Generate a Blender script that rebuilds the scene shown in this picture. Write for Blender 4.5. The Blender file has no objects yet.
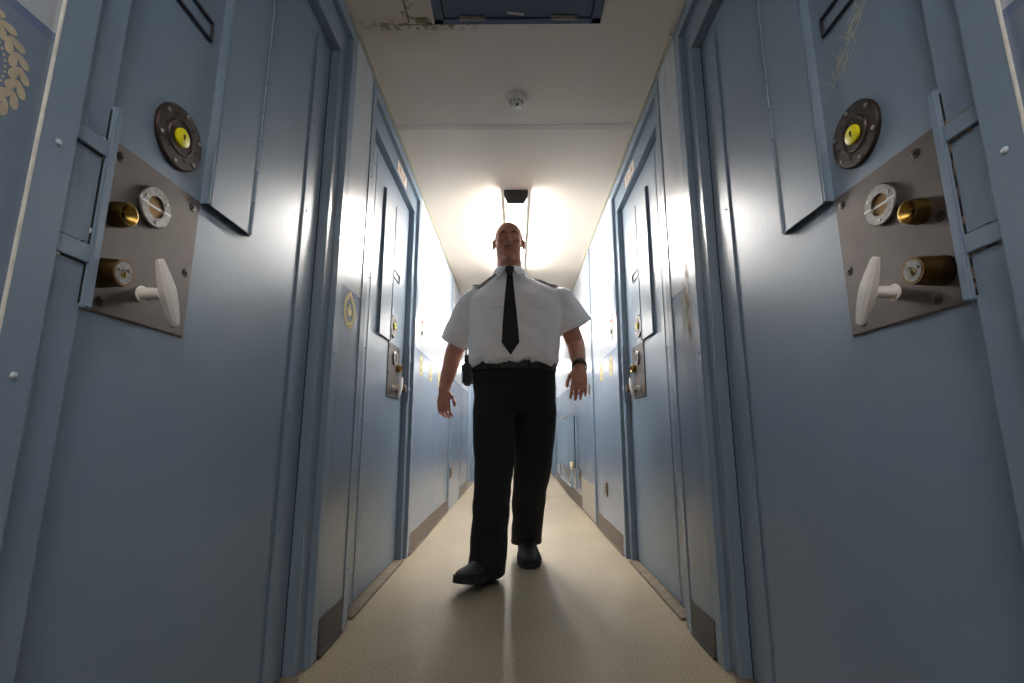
import bpy, bmesh, math, random
from mathutils import Vector, Matrix, noise
from mathutils.bvhtree import BVHTree
R = math.radians
PI = math.pi
C = bpy.context.scene.collection
random.seed(4)

# ------------------------------------------------------------------ materials
def lin(c):
    f = lambda v: v/12.92 if v <= .04045 else ((v+.055)/1.055)**2.4
    return tuple(f(v/255) for v in c)+(1,)

def mat(name, rgb, rough=.5, metal=0., bump=0., bscale=(60,60,60), vary=0., vscale=6., spec=.5, coat=0., emit=None, es=0.):
    m = bpy.data.materials.new(name); m.use_nodes = True
    nt = m.node_tree; b = nt.nodes['Principled BSDF']
    col = lin(rgb)
    b.inputs['Base Color'].default_value = col
    b.inputs['Roughness'].default_value = rough
    b.inputs['Metallic'].default_value = metal
    b.inputs['Specular IOR Level'].default_value = spec
    b.inputs['Coat Weight'].default_value = coat
    tc = nt.nodes.new('ShaderNodeTexCoord')
    if vary:
        n = nt.nodes.new('ShaderNodeTexNoise'); n.inputs['Scale'].default_value = vscale; n.inputs['Detail'].default_value = 6
        nt.links.new(tc.outputs['Object'], n.inputs['Vector'])
        cr = nt.nodes.new('ShaderNodeValToRGB')
        cr.color_ramp.elements[0].position = .3; cr.color_ramp.elements[1].position = .7
        cr.color_ramp.elements[0].color = tuple(v*(1-vary) for v in col[:3])+(1,)
        cr.color_ramp.elements[1].color = tuple(min(1, v*(1+vary)) for v in col[:3])+(1,)
        nt.links.new(n.outputs['Fac'], cr.inputs['Fac'])
        nt.links.new(cr.outputs['Color'], b.inputs['Base Color'])
    if bump:
        mp = nt.nodes.new('ShaderNodeMapping'); mp.inputs['Scale'].default_value = bscale
        n = nt.nodes.new('ShaderNodeTexNoise'); n.inputs['Scale'].default_value = 1.; n.inputs['Detail'].default_value = 4
        bp = nt.nodes.new('ShaderNodeBump'); bp.inputs['Strength'].default_value = bump; bp.inputs['Distance'].default_value = .002
        nt.links.new(tc.outputs['Object'], mp.inputs['Vector']); nt.links.new(mp.outputs['Vector'], n.inputs['Vector'])
        nt.links.new(n.outputs['Fac'], bp.inputs['Height']); nt.links.new(bp.outputs['Normal'], b.inputs['Normal'])
    if emit:
        b.inputs['Emission Color'].default_value = lin(emit); b.inputs['Emission Strength'].default_value = es
    return m

PAINT = mat('blue_paint', (121,138,155), .27, bump=.25, bscale=(45,45,14), vary=.05, vscale=3, spec=.8)
DOORP = mat('door_paint', (116,134,151), .34, bump=.22, bscale=(50,50,22), vary=.06, vscale=2.5, spec=.8)
DARKB = mat('dark_blue_paint', (60,78,104), .4, vary=.06)
STEEL = mat('aged_steel', (100,92,88), .5, metal=.75, bump=.1, bscale=(30,30,200), vary=.12, vscale=14)
BRONZE = mat('dark_bronze', (58,46,40), .38, metal=.6, vary=.2, vscale=30)
BRASS = mat('brass', (150,122,62), .33, metal=1., vary=.2, vscale=40)
OLDB = mat('tarnished_brass', (112,84,46), .36, metal=.9, vary=.25, vscale=30)
CHROME = mat('worn_chrome', (128,124,120), .36, metal=1., vary=.3, vscale=120)
YEL = mat('yellow_plastic', (232,222,20), .4)
WHITE = mat('white_enamel', (226,220,214), .35, vary=.03, vscale=30)
SCREWP = mat('painted_screw', (186,196,206), .3)
BLACK = mat('black_gap', (14,13,12), .8)
SCREW = mat('dark_screw', (66,54,48), .45, metal=.6)
SILV = mat('bright_screw', (180,176,168), .3, metal=.9)
SKIRT = mat('brown_skirting', (104,92,82), .45, bump=.2, bscale=(200,200,10), vary=.12, vscale=20)
VENT = mat('dark_skirting', (52,46,42), .4, bump=.4, bscale=(220,220,6), vary=.25, vscale=18)
THRESH = mat('worn_threshold', (116,104,88), .7, vary=.25, vscale=25)
CHIP = mat('bare_rusty_metal', (112,92,78), .7, vary=.35, vscale=60)
PALEP = mat('pale_chip_and_highlight', (206,204,198), .6, vary=.15, vscale=60)  # chipped paint, and the highlight painted on the near frame edges
GOLD = mat('crest_gold_paint', (172,160,138), .6, vary=.12, vscale=50)
GOLDY = mat('crest_yellow_paint', (214,192,110), .6, vary=.15, vscale=50)
PLATEW = mat('cream_switch_plate', (186,182,174), .4)
RED = mat('red_lamp_lens', (230,50,30), .3, emit=(255,50,25), es=2.2)
GREEN = mat('green_lens', (20,110,60), .3)
SIGNM = mat('worn_paper_sign', (206,190,176), .7, vary=.12, vscale=60)
INK = mat('faded_sign_ink', (104,78,62), .7)
LAMPB = mat('lamp_body_grey', (150,146,138), .5)
LAMPC = mat('lamp_end_cap', (62,60,56), .55)
DIFF = mat('lamp_diffuser', (255,255,255), .5, emit=(255,251,246), es=25.)
DIFF2 = mat('lamp_diffuser_dim', (255,255,255), .5, emit=(255,249,242), es=12.5)
RADI = mat('radiator_enamel', (140,158,176), .35)
CLOTH = mat('blue_cloth', (44,58,140), .9)
SKIN = mat('skin', (186,126,100), .5, bump=.1, bscale=(300,300,300), vary=.06, vscale=20)
LIP = mat('lips', (150,88,76), .45)
SHIRT = mat('white_shirt_cotton', (236,229,226), .85, bump=.35, bscale=(22,22,12), vary=.02, vscale=8)
SEAM = mat('shirt_seam', (196,188,184), .85)
TROU = mat('black_trousers', (17,16,16), .9, bump=.4, bscale=(16,16,9))
TIE = mat('black_tie', (17,16,17), .75)
LEATH = mat('black_leather', (10,9,9), .6)
EYEW = mat('eye_white', (220,214,206), .3)
IRIS = mat('iris', (60,44,34), .3)
STUB = mat('cropped_hair', (84,64,52), .8)
BROW = mat('eyebrow_hair', (70,50,40), .8)

def wall_material():
    m = bpy.data.materials.new('two_tone_wall_paint'); m.use_nodes = True
    nt = m.node_tree; b = nt.nodes['Principled BSDF']; L = nt.links.new
    b.inputs['Roughness'].default_value = .22; b.inputs['Specular IOR Level'].default_value = .8
    g = nt.nodes.new('ShaderNodeNewGeometry'); s = nt.nodes.new('ShaderNodeSeparateXYZ'); L(g.outputs['Position'], s.inputs[0])
    st = nt.nodes.new('ShaderNodeMath'); st.operation = 'GREATER_THAN'; st.inputs[1].default_value = 1.207; L(s.outputs['Z'], st.inputs[0])
    mx = nt.nodes.new('ShaderNodeMix'); mx.data_type = 'RGBA'
    mx.inputs[6].default_value = lin((112,127,146)); mx.inputs[7].default_value = lin((170,176,184))
    L(st.outputs[0], mx.inputs[0])
    # a thin lilac dado line
    l1 = nt.nodes.new('ShaderNodeMath'); l1.operation = 'COMPARE'; l1.inputs[1].default_value = 1.2; l1.inputs[2].default_value = .007
    L(s.outputs['Z'], l1.inputs[0])
    mx2 = nt.nodes.new('ShaderNodeMix'); mx2.data_type = 'RGBA'; mx2.inputs[7].default_value = lin((100,114,146))
    L(l1.outputs[0], mx2.inputs[0]); L(mx.outputs[2], mx2.inputs[6])
    # scuffs and brownish drips running down
    mp = nt.nodes.new('ShaderNodeMapping'); mp.inputs['Scale'].default_value = (26,26,1.6); L(g.outputs['Position'], mp.inputs['Vector'])
    n = nt.nodes.new('ShaderNodeTexNoise'); n.inputs['Scale'].default_value = 1; n.inputs['Detail'].default_value = 7; L(mp.outputs[0], n.inputs['Vector'])
    cr = nt.nodes.new('ShaderNodeValToRGB'); cr.color_ramp.elements[0].position = .56; cr.color_ramp.elements[1].position = .74
    cr.color_ramp.elements[1].color = (.4,.4,.4,1)
    L(n.outputs['Fac'], cr.inputs['Fac'])
    mx3 = nt.nodes.new('ShaderNodeMix'); mx3.data_type = 'RGBA'; mx3.inputs[7].default_value = lin((150,138,122))
    L(cr.outputs['Color'], mx3.inputs[0]); L(mx2.outputs[2], mx3.inputs[6]); L(mx3.outputs[2], b.inputs['Base Color'])
    mp2 = nt.nodes.new('ShaderNodeMapping'); mp2.inputs['Scale'].default_value = (60,60,5); L(g.outputs['Position'], mp2.inputs['Vector'])
    n2 = nt.nodes.new('ShaderNodeTexNoise'); n2.inputs['Scale'].default_value = 1; n2.inputs['Detail'].default_value = 3; L(mp2.outputs[0], n2.inputs['Vector'])
    bp = nt.nodes.new('ShaderNodeBump'); bp.inputs['Strength'].default_value = .35; bp.inputs['Distance'].default_value = .002
    L(n2.outputs['Fac'], bp.inputs['Height']); L(bp.outputs['Normal'], b.inputs['Normal'])
    return m
WALL = wall_material()

def floor_material():
    m = bpy.data.materials.new('speckled_floor_vinyl'); m.use_nodes = True
    nt = m.node_tree; b = nt.nodes['Principled BSDF']; L = nt.links.new
    b.inputs['Roughness'].default_value = .5
    g = nt.nodes.new('ShaderNodeNewGeometry')
    n = nt.nodes.new('ShaderNodeTexNoise'); n.inputs['Scale'].default_value = 170; n.inputs['Detail'].default_value = 3; L(g.outputs['Position'], n.inputs['Vector'])
    cr = nt.nodes.new('ShaderNodeValToRGB'); e = cr.color_ramp.elements
    e[0].position = .3; e[0].color = lin((118,105,84)); e[1].position = .6; e[1].color = lin((170,156,130))
    L(n.outputs['Fac'], cr.inputs['Fac'])
    n2 = nt.nodes.new('ShaderNodeTexNoise'); n2.inputs['Scale'].default_value = 2.2; n2.inputs['Detail'].default_value = 5; L(g.outputs['Position'], n2.inputs['Vector'])
    mr = nt.nodes.new('ShaderNodeMapRange'); mr.inputs[1].default_value = .3; mr.inputs[2].default_value = .7; mr.inputs[3].default_value = .88; mr.inputs[4].default_value = 1.06
    L(n2.outputs['Fac'], mr.inputs[0])
    mu = nt.nodes.new('ShaderNodeMix'); mu.data_type = 'RGBA'; mu.blend_type = 'MULTIPLY'; mu.inputs[0].default_value = 1
    L(cr.outputs['Color'], mu.inputs[6]); L(mr.outputs[0], mu.inputs[7])
    L(mu.outputs[2], b.inputs['Base Color'])
    bp = nt.nodes.new('ShaderNodeBump'); bp.inputs['Strength'].default_value = .25; bp.inputs['Distance'].default_value = .001
    L(n.outputs['Fac'], bp.inputs['Height']); L(bp.outputs['Normal'], b.inputs['Normal'])
    return m
FLOOR = floor_material()

def ceiling_material():
    m = bpy.data.materials.new('stained_ceiling_board'); m.use_nodes = True
    nt = m.node_tree; b = nt.nodes['Principled BSDF']; L = nt.links.new
    b.inputs['Roughness'].default_value = .5
    N = nt.nodes.new
    g = N('ShaderNodeNewGeometry'); s = N('ShaderNodeSeparateXYZ'); L(g.outputs['Position'], s.inputs[0])
    def math_(op, a, bb, c=None):
        n = N('ShaderNodeMath'); n.operation = op
        for i, v in enumerate((a, bb, c)):
            if v is None: continue
            if isinstance(v, (int, float)): n.inputs[i].default_value = v
            else: L(v, n.inputs[i])
        return n.outputs[0]
    nz = N('ShaderNodeTexNoise'); nz.inputs['Scale'].default_value = 48; nz.inputs['Detail'].default_value = 8; L(g.outputs['Position'], nz.inputs['Vector'])
    nb = N('ShaderNodeTexNoise'); nb.inputs['Scale'].default_value = 8; nb.inputs['Detail'].default_value = 4; L(g.outputs['Position'], nb.inputs['Vector'])
    # mould blotches round the leaking joint left of the hatch: distance to the board joints, broken up with noise
    def near(axis_v, c, w):   # 1 on the line, 0 at distance w
        d = math_('ABSOLUTE', math_('SUBTRACT', axis_v, c), 0)
        return math_('MAXIMUM', math_('SUBTRACT', 1, math_('DIVIDE', d, w)), 0)
    X, Y = s.outputs['X'], s.outputs['Y']
    lineA = math_('MULTIPLY', near(Y, 1.585, .032), near(X, -.38, .26))
    lineB = math_('MULTIPLY', near(X, -.40, .035), near(Y, 1.50, .13))
    both = math_('MAXIMUM', lineA, lineB)
    k = math_('MULTIPLY', math_('MAXIMUM', math_('SUBTRACT', math_('ADD', nz.outputs['Fac'], math_('MULTIPLY', nb.outputs['Fac'], .6)), .74), 0), 7.)
    k = math_('MINIMUM', math_('MULTIPLY', math_('MINIMUM', math_('MULTIPLY', both, 2.2), 1), k), .9)
    mx = N('ShaderNodeMix'); mx.data_type = 'RGBA'; mx.inputs[6].default_value = lin((218,208,194)); mx.inputs[7].default_value = lin((92,94,62))
    L(k, mx.inputs[0])
    halo = math_('MULTIPLY', math_('MULTIPLY', near(Y, 1.57, .16), near(X, -.42, .3)), math_('MULTIPLY', nb.outputs['Fac'], 1.0))
    mx2 = N('ShaderNodeMix'); mx2.data_type = 'RGBA'; mx2.inputs[7].default_value = lin((178,152,124))
    L(halo, mx2.inputs[0]); L(mx.outputs[2], mx2.inputs[6])
    L(mx2.outputs[2], b.inputs['Base Color'])
    return m
CEIL = ceiling_material()

# ------------------------------------------------------------------ mesh helpers
def box(bm, x0, x1, y0, y1, z0, z1, bev=0.):
    t = bmesh.new()
    r = bmesh.ops.create_cube(t, size=1.)
    for v in t.verts:
        v.co = Vector(((x0+x1)/2+v.co.x*abs(x1-x0), (y0+y1)/2+v.co.y*abs(y1-y0), (z0+z1)/2+v.co.z*abs(z1-z0)))
    if bev:
        bmesh.ops.bevel(t, geom=t.edges[:], offset=bev, segments=2, affect='EDGES', clamp_overlap=True)
    merge(bm, t)

def merge(bm, t):
    mp = {v: bm.verts.new(v.co) for v in t.verts}
    for f in t.faces:
        try: bm.faces.new([mp[v] for v in f.verts])
        except ValueError: pass
    t.free()

def frame_of(d, up=None):
    d = d.normalized()
    up = up or (Vector((0,0,1)) if abs(d.z) < .9 else Vector((0,1,0)))
    a = up.cross(d).normalized(); b = d.cross(a).normalized()
    return a, b

def loft(bm, rings, cap=True):
    vs = [[bm.verts.new(p) for p in r] for r in rings]
    n = len(vs[0])
    for i in range(len(vs)-1):
        for j in range(n):
            bm.faces.new((vs[i][j], vs[i][(j+1)%n], vs[i+1][(j+1)%n], vs[i+1][j]))
    if cap:
        bm.faces.new(vs[0][::-1]); bm.faces.new(vs[-1])

def lathe(bm, c, d, prof, seg=32, up=None, cap=True):
    """prof: (distance along d, radius) pairs round the axis through c"""
    c = Vector(c); d = Vector(d).normalized(); a, b = frame_of(d, up)
    loft(bm, [[c+d*t+(a*math.cos(2*PI*j/seg)+b*math.sin(2*PI*j/seg))*max(r,1e-4) for j in range(seg)] for t, r in prof], cap)

def tube(bm, pts, rad, seg=12, squash=1., up=None, round_ends=True):
    """path of points with radii; ends rounded"""
    pts = [Vector(p) for p in pts]
    rings = []
    for i, p in enumerate(pts):
        d = (pts[min(i+1, len(pts)-1)]-pts[max(i-1, 0)]).normalized()
        a, b = frame_of(d, up)
        r = rad[i]; ra, rb = r if isinstance(r, tuple) else (r, r*squash)
        ring = lambda o, k: [p+d*o+(a*math.cos(2*PI*j/seg)*ra+b*math.sin(2*PI*j/seg)*rb)*k for j in range(seg)]
        m = min(ra, rb)
        if i == 0 and round_ends:
            for t in (80, 55, 30): rings.append(ring(-m*math.sin(R(t)), math.cos(R(t))))
        rings.append(ring(0, 1))
        if i == len(pts)-1 and round_ends:
            for t in (30, 55, 80): rings.append(ring(m*math.sin(R(t)), math.cos(R(t))))
    loft(bm, rings)

def ell(bm, c, r, rot=None, seg=20):
    t = bmesh.new(); bmesh.ops.create_uvsphere(t, u_segments=seg, v_segments=seg//2+2, radius=1.)
    M = Matrix.Translation(Vector(c)) @ (rot or Matrix.Identity(4)) @ Matrix.Diagonal((*r, 1))
    bmesh.ops.transform(t, matrix=M, verts=t.verts); merge(bm, t)

LOC = {}
def link(name, me, m, parent=None, smooth=False):
    o = bpy.data.objects.new(name, me); C.objects.link(o)
    me.materials.append(m)
    for p in me.polygons: p.use_smooth = smooth
    if parent:
        o.parent = parent
        l = LOC.get(parent.name)
        if l: o.matrix_parent_inverse = Matrix.Translation(-l)
    return o

def obj(name, bm, m, parent=None, smooth=False):
    bmesh.ops.recalc_face_normals(bm, faces=bm.faces[:])
    me = bpy.data.meshes.new(name); bm.to_mesh(me); bm.free()
    o = link(name, me, m, parent, smooth)
    if smooth:
        bpy.context.view_layer.update()
        me.set_sharp_from_angle(angle=R(38)) if hasattr(me, 'set_sharp_from_angle') else None
    return o

def empty(name, loc, label=None, cat=None, group=None, kind=None):
    o = bpy.data.objects.new(name, None); C.objects.link(o); o.location = loc; LOC[o.name] = Vector(loc)
    o.empty_display_size = .05
    tag(o, label, cat, group, kind); return o

def tag(o, label=None, cat=None, group=None, kind=None):
    if label: o['label'] = label
    if cat: o['category'] = cat
    if group: o['group'] = group
    if kind: o['kind'] = kind
    return o

def fuse(name, bm, m, parent, voxel, smooth_it=4):
    bmesh.ops.recalc_face_normals(bm, faces=bm.faces[:])
    me = bpy.data.meshes.new(name+'_raw'); bm.to_mesh(me); bm.free()
    o = bpy.data.objects.new(name+'_raw', me); C.objects.link(o)
    r = o.modifiers.new('r', 'REMESH'); r.mode = 'VOXEL'; r.voxel_size = voxel; r.use_smooth_shade = True
    s = o.modifiers.new('s', 'SMOOTH'); s.iterations = smooth_it; s.factor = .5
    dg = bpy.context.evaluated_depsgraph_get(); dg.update()
    me2 = bpy.data.meshes.new_from_object(o.evaluated_get(dg))
    bpy.data.objects.remove(o); bpy.data.meshes.remove(me)
    me2.name = name; me2.materials.clear()
    return link(name, me2, m, parent, True)

class Side:
    """r = distance outwards from the corridor centre line on one side"""
    def __init__(s, sg): s.s = sg
    def box(s, bm, r0, r1, y0, y1, z0, z1, bev=0.):
        box(bm, min(s.s*r0, s.s*r1), max(s.s*r0, s.s*r1), min(y0,y1), max(y0,y1), min(z0,z1), max(z0,z1), bev)
    def p(s, r, y, z): return Vector((s.s*r, y, z))
    def inn(s): return Vector((-s.s, 0, 0))       # direction into the corridor
SL, SR = Side(-1), Side(1)

CEILZ = 2.214
YB, YF = -3.2, 12.5
# ------------------------------------------------------------------ shell
b = bmesh.new(); box(b, -.85, .85, YB, YF, -.08, 0)
tag(obj('floor', b, FLOOR), kind='structure')
b = bmesh.new(); box(b, -.85, .85, YB, YF, CEILZ, CEILZ+.08)
ceil = tag(obj('ceiling', b, CEIL), kind='structure')
b = bmesh.new()
box(b, -.6, .6, 2.195, 2.235, CEILZ-.0015, CEILZ, .0006)
obj('cover_strip', b, mat('ceiling_strip_paint', (200,194,184), .5), ceil)
b = bmesh.new(); box(b, -.406, -.400, 1.3, 1.575, CEILZ-.001, CEILZ); box(b, -.45, -.31, 1.584, 1.587, CEILZ-.001, CEILZ)
obj('board_joint', b, mat('grimy_joint', (110,102,84), .8), ceil)
# loose flap of swollen board by the hatch
b = bmesh.new(); box(b, -.375, -.33, 1.555, 1.578, CEILZ-.004, CEILZ, .001); box(b, -.345,-.318,1.575,1.59,CEILZ-.005,CEILZ,.001)
obj('swollen_board', b, mat('mouldy_board', (140,130,96), .8, vary=.3, vscale=60), ceil)
b = bmesh.new(); box(b, -.85, .85, YF, YF+.1, 0, CEILZ)
tag(obj('wall_end', b, WALL), kind='structure')
b = bmesh.new(); box(b, -.85, .85, YB-.1, YB, 0, CEILZ)
tag(obj('wall_back', b, WALL), kind='structure')

D1, D2, W = .675, 1.97, .84           # near edges of the two openings, their width
FW1, FW2 = .066, .054                 # widths of the two steps of a frame
o1, o2 = D1-FW1-FW2, D1+W+FW1+FW2
p1, p2 = D2-FW1-FW2, D2+W+FW1+FW2
far_open = {SL.s: (6.35, 7.19), SR.s: (7.5, 8.34)}
def build_wall(S, name):
    b = bmesh.new()
    S.box(b, .70, .80, YB, YF, 0, CEILZ)
    f0, f1 = far_open[S.s]; f0 -= FW1+FW2; f1 += FW1+FW2
    for y0, y1 in ((YB, o1 if S.s < 0 else o1-.027), (o2, p1), (p2, f0), (f1, YF)):
        S.box(b, .6145, .70, y0, y1, 0, CEILZ)
    w = tag(obj(name, b, WALL), kind='structure')
    return w
WL, WR = build_wall(SL, 'wall_left'), build_wall(SR, 'wall_right')
for S, nm in ((SL, 'trim_1'), (SR, 'trim_2')):       # bead between wall and ceiling
    b = bmesh.new(); S.box(b, .600, .6145, o2, YF, CEILZ-.008, CEILZ, .002)
    tag(obj(nm, b, mat('ceiling_bead_paint', (190,186,164), .5)), kind='structure')

# ------------------------------------------------------------------ crests
def crest(S, wall, yc, zc, hw, hh, m):
    """gold painted wreath crest: twisted leaves, a ring of beads and a figure in the middle"""
    b = bmesh.new(); T = .0006; r0 = .6145
    def blob(u, v, a, bb, ang, n=10):
        ca, sa = math.cos(ang), math.sin(ang)
        pts = []
        for k in range(n):
            t = 2*PI*k/n; x = a*math.cos(t); y = bb*math.sin(t)*(1-.35*math.cos(t))
            pts.append((yc+u+x*ca-y*sa, zc+v+x*sa+y*ca))
        loft(b, [[S.p(r0, y, z) for y, z in pts], [S.p(r0-T, y, z) for y, z in pts]])
    n = 22
    for k in range(n):
        t = 2*PI*(k+.5)/n
        if abs(((t-PI/2+PI) % (2*PI))-PI) < .22: continue
        tx, tz = -math.sin(t)*hw, math.cos(t)*hh
        sgn = 1 if math.cos(t) > 0 else -1
        ang = math.atan2(tz, tx)
        for q, off in ((.98, .5), (.80, -.5)):
            blob(math.cos(t)*hw*q, math.sin(t)*hh*q, hw*.175, hw*.082, ang+sgn*off)
    for k in range(40):
        t = 2*PI*k/40; blob(math.cos(t)*hw*.63, math.sin(t)*hh*.63, hw*.028, hw*.028, 0, 6)
    blob(0, 0, hw*.22, hw*.40, 0, 14); blob(0, hh*.34, hw*.13, hw*.12, 0, 8)
    blob(-hw*.28, -hh*.05, hw*.1, hw*.25, .3, 8); blob(hw*.28, -hh*.05, hw*.1, hw*.25, -.3, 8)
    blob(0, hh*1.02, hw*.2, hw*.14, 0, 8)
    for q in (-.14, 0, .14): blob(hw*q, hh*1.18, hw*.05, hw*.07, 0, 6)
    return obj('painted_crest', b, m, wall)
crest(SL, WL, .468, 1.110, .062, .068, GOLD)
crest(SR, WR, .440, 1.110, .062, .068, GOLD)
for S, w in ((SL, WL), (SR, WR)):
    if S.s < 0: crest(S, w, 1.735, 1.128, .058, .062, GOLDY)
    for y in ((3.12, 3.47, 3.87, 4.3) if S.s < 0 else (3.12, 3.47)): crest(S, w, y, 1.115, .055, .06, GOLDY)

# ------------------------------------------------------------------ cell doors
def screw_head(S, name, r, y, z, rad, m, parent, h=.002, slot=True):
    b = bmesh.new()
    lathe(b, S.p(r, y, z), S.inn(), [(0, rad), (h*.6, rad), (h, rad*.75)], 12)
    o = obj(name, b, m, parent, True)
    return o
def rivet(S, r, y, z, parent, m=None, rad=.0045):
    b = bmesh.new(); lathe(b, S.p(r, y, z), S.inn(), [(0, rad), (.0012, rad*.95), (.0025, rad*.6), (.003, rad*.15)], 10)
    return obj('rivet', b, m or PAINT, parent, True)

def cell_door(n, S, yl, dr, hardware=True, flap=(.262, .425), leaf_r=.66, rivet_z=(.3,.75,1.05,1.5,1.9), sign=None, near=False, hu=0., W=.84):
    """yl = y of the lock edge of the opening, dr = +1/-1 direction from lock edge to hinge edge"""
    yh = yl+dr*W
    UH = lambda u: yl+dr*(u+hu)
    D = empty('door_%d' % n, S.p(.66, (yl+yh)/2, 0), kind='structure')
    U = lambda u: yl+dr*u
    HZ, GZ = 2.045, 2.150
    b = bmesh.new()
    for y_in, dd in ((yl, -dr), (yh, dr)):
        S.box(b, .630, .70, y_in, y_in+dd*FW1, 0, HZ, .003)
        S.box(b, .611, .70, y_in+dd*FW1, y_in+dd*(FW1+FW2), 0, GZ, .003)
    S.box(b, .630, .70, min(yl,yh)-FW1, max(yl,yh)+FW1, HZ-.001, GZ+.02, .0008)
    S.box(b, .611, .70, min(yl,yh)-FW1-FW2, max(yl,yh)+FW1+FW2, GZ-.001, CEILZ-.012, .0008)
    fr = obj('door_frame', b, PAINT, D)
    # leaf, with a black gap all round
    b = bmesh.new(); S.box(b, leaf_r, .699, U(.006), U(W-.010), .012, HZ-.006, .002)
    lf = obj('door_leaf', b, DOORP, D)
    b = bmesh.new(); S.box(b, .662, .699, U(W-.012), U(W), 0, HZ); S.box(b, .664, .699, U(0), U(.007), 0, HZ); S.box(b, .664, .699, U(0), U(W), HZ-.007, HZ)
    obj('door_gap', b, BLACK, D)
    b = bmesh.new(); S.box(b, .612, .70, U(0), U(W), 0, .010, .002)
    obj('threshold', b, THRESH, D)
    # cover strip along the hinge edge
    b = bmesh.new(); S.box(b, leaf_r-.0035, leaf_r, U(W-.125), U(W-.04), .02, HZ-.05, .001); S.box(b, leaf_r-.0055, leaf_r-.003, U(W-.125), U(W-.122), .02, HZ-.05)
    st = obj('edge_strip', b, DOORP, D)
    for z in (.13, .42, .74, 1.05, 1.37, 1.68, 1.93): rivet(S, leaf_r-.0035, U(W-.102), z, st, DOORP)
    for z in (.2, .55, .95, 1.35, 1.75): rivet(S, .611, (yh+dr*(FW1+FW2*.45)), z, fr)
    for z in (.752, 1.065 if S.s < 0 else 1.03, 1.4, .4, 1.8): rivet(S, .611, (yl-dr*(FW1+FW2*.5)), z, fr, SCREWP if near else None, .0046)
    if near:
        b = bmesh.new(); ye = U(-(FW1+FW2)); S.box(b, .6103, .6145, ye-.0004, ye+.0032, .02, CEILZ-.015, .0008)  # pale strip: bright edge highlight and chipping put into the colour
        obj('worn_edge_highlight', b, PALEP, fr)
    if not hardware: return D
    # observation flap: bent sheet on a hinge leaf
    f0, f1 = flap; zt = 1.90
    b = bmesh.new()
    rr = leaf_r; so = .016 if near else .010
    za, zb = 1.156, 1.156
    S.box(b, rr-so, rr-so+.003, UH(f0), UH(f1), za, zt, .0006)
    S.box(b, rr-so+.002, rr, UH(f0), UH(f0+.003), za, zt)
    S.box(b, rr-so-.0025, rr-so+.001, UH(f0+.001), UH(f0+.0045), za+.001, zt)
    S.box(b, rr-so-.0025, rr-so+.001, UH(f0+.008), UH(f0+.0105), za+.001, zt)
    fl = obj('observation_flap', b, DOORP, D)
    b = bmesh.new()
    S.box(b, rr-so+.0035, rr, UH(f1-.002), UH(f1+.012), za, zt, .0006)
    for k in range(9):
        z0 = za+.002+k*(zt-za)/9
        lathe(b, S.p(rr-so-.0005, UH(f1+.002), z0), (0,0,1), [(0, .0035), ((zt-za)/9-.003, .0035)], 10)
    hg = obj('piano_hinge', b, PAINT, fl)
    for k in range(6):
        rivet(S, rr-so+.0035, UH(f1+.0085), za+.035+k*.135, hg, SCREW, .0026)
    # card holder
    b = bmesh.new(); c0, c1, z0, z1, t = .10, .228, 1.513, 1.560, .0055
    for a in ((c0, c1, z0, z0+t), (c0, c1, z1-t, z1), (c1-t, c1, z0, z1), (c0, c0+t, z0, z1)):
        S.box(b, rr-.006, rr, UH(a[0]), UH(a[1]), a[2], a[3], .0008)
    obj('card_holder', b, mat('card_holder_metal_%d' % n, (70,72,78), .4, metal=.5), D)
    # round lock disc
    cu, cz = .176, 1.250
    b = bmesh.new(); c = S.p(rr, UH(cu), cz)
    lathe(b, c, S.inn(), [(0, .063), (.005, .063), (.0075, .0605), (.0075, .036), (.0095, .0345), (.0095, .0315), (.0078, .030), (.0078, .001)], 48)
    ds = obj('lock_disc', b, BRONZE, D, True)
    for k in range(6):
        t = R(20+60*k); screw_head(S, 'screw', rr-.0075, UH(cu)+math.cos(t)*.053, cz+math.sin(t)*.053, .0042, SILV, ds)
        t += R(30); b = bmesh.new(); lathe(b, S.p(rr-.0072, UH(cu)+math.cos(t)*.043, cz+math.sin(t)*.043), S.inn(), [(0,.004),(.0006,.004)], 10); obj('hole', b, BLACK, ds)
    b = bmesh.new(); lathe(b, S.p(rr-.0075, UH(cu), cz), S.inn(), [(0, .0185), (.004, .0185), (.0055, .016), (.0055, .001)], 28); kc = obj('key_cover', b, YEL, ds, True)
    b = bmesh.new(); S.box(b, rr-.0137, rr-.0128, UH(cu-.0015), UH(cu+.0015), cz-.004, cz+.006); lathe(b, S.p(rr-.0128, UH(cu), cz+.004), S.inn(), [(0,.003),(.0009,.003)], 10); obj('keyhole', b, BLACK, kc)
    # lock plate
    pa, pb, z0, z1 = .012, .257, .870, 1.155
    b = bmesh.new(); S.box(b, rr-.004, rr, UH(pa), UH(pb), z0, z1, .0012)
    S_ = rr-.004
    lp = obj('lock_plate', b, STEEL, D)
    b = bmesh.new(); S.box(b, rr-.0022, rr, UH(pa-.001), UH(pb+.0016), z0-.0016, z1+.0016)  # thin brown rim showing all round the lock plate
    obj('plate_rim', b, CHIP, lp)
    for u, z in ((pb-.020, z1-.021), (.055, z1-.021), (pb-.016, (z0+z1)/2-.016), (pb-.032, z0+.020), (.06, z0+.018), (.030,(z0+z1)/2)):
        screw_head(S, 'screw', S_, UH(u), z, .0088, SCREW, lp, .0012)
        b = bmesh.new(); lathe(b, S.p(S_-.0012, UH(u), z), S.inn(), [(0,.0028),(.0006,.0028)], 6); obj('screw_socket', b, BLACK, lp)
    # ring escutcheon with slotted brass core
    u, z = .135, 1.084
    b = bmesh.new(); lathe(b, S.p(S_, UH(u), z), S.inn(), [(0, .0375), (.006, .0375), (.008, .0355), (.008, .020), (.003, .019)], 40, cap=False)
    rg = obj('keyway_ring', b, CHROME, lp, True)
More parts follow.
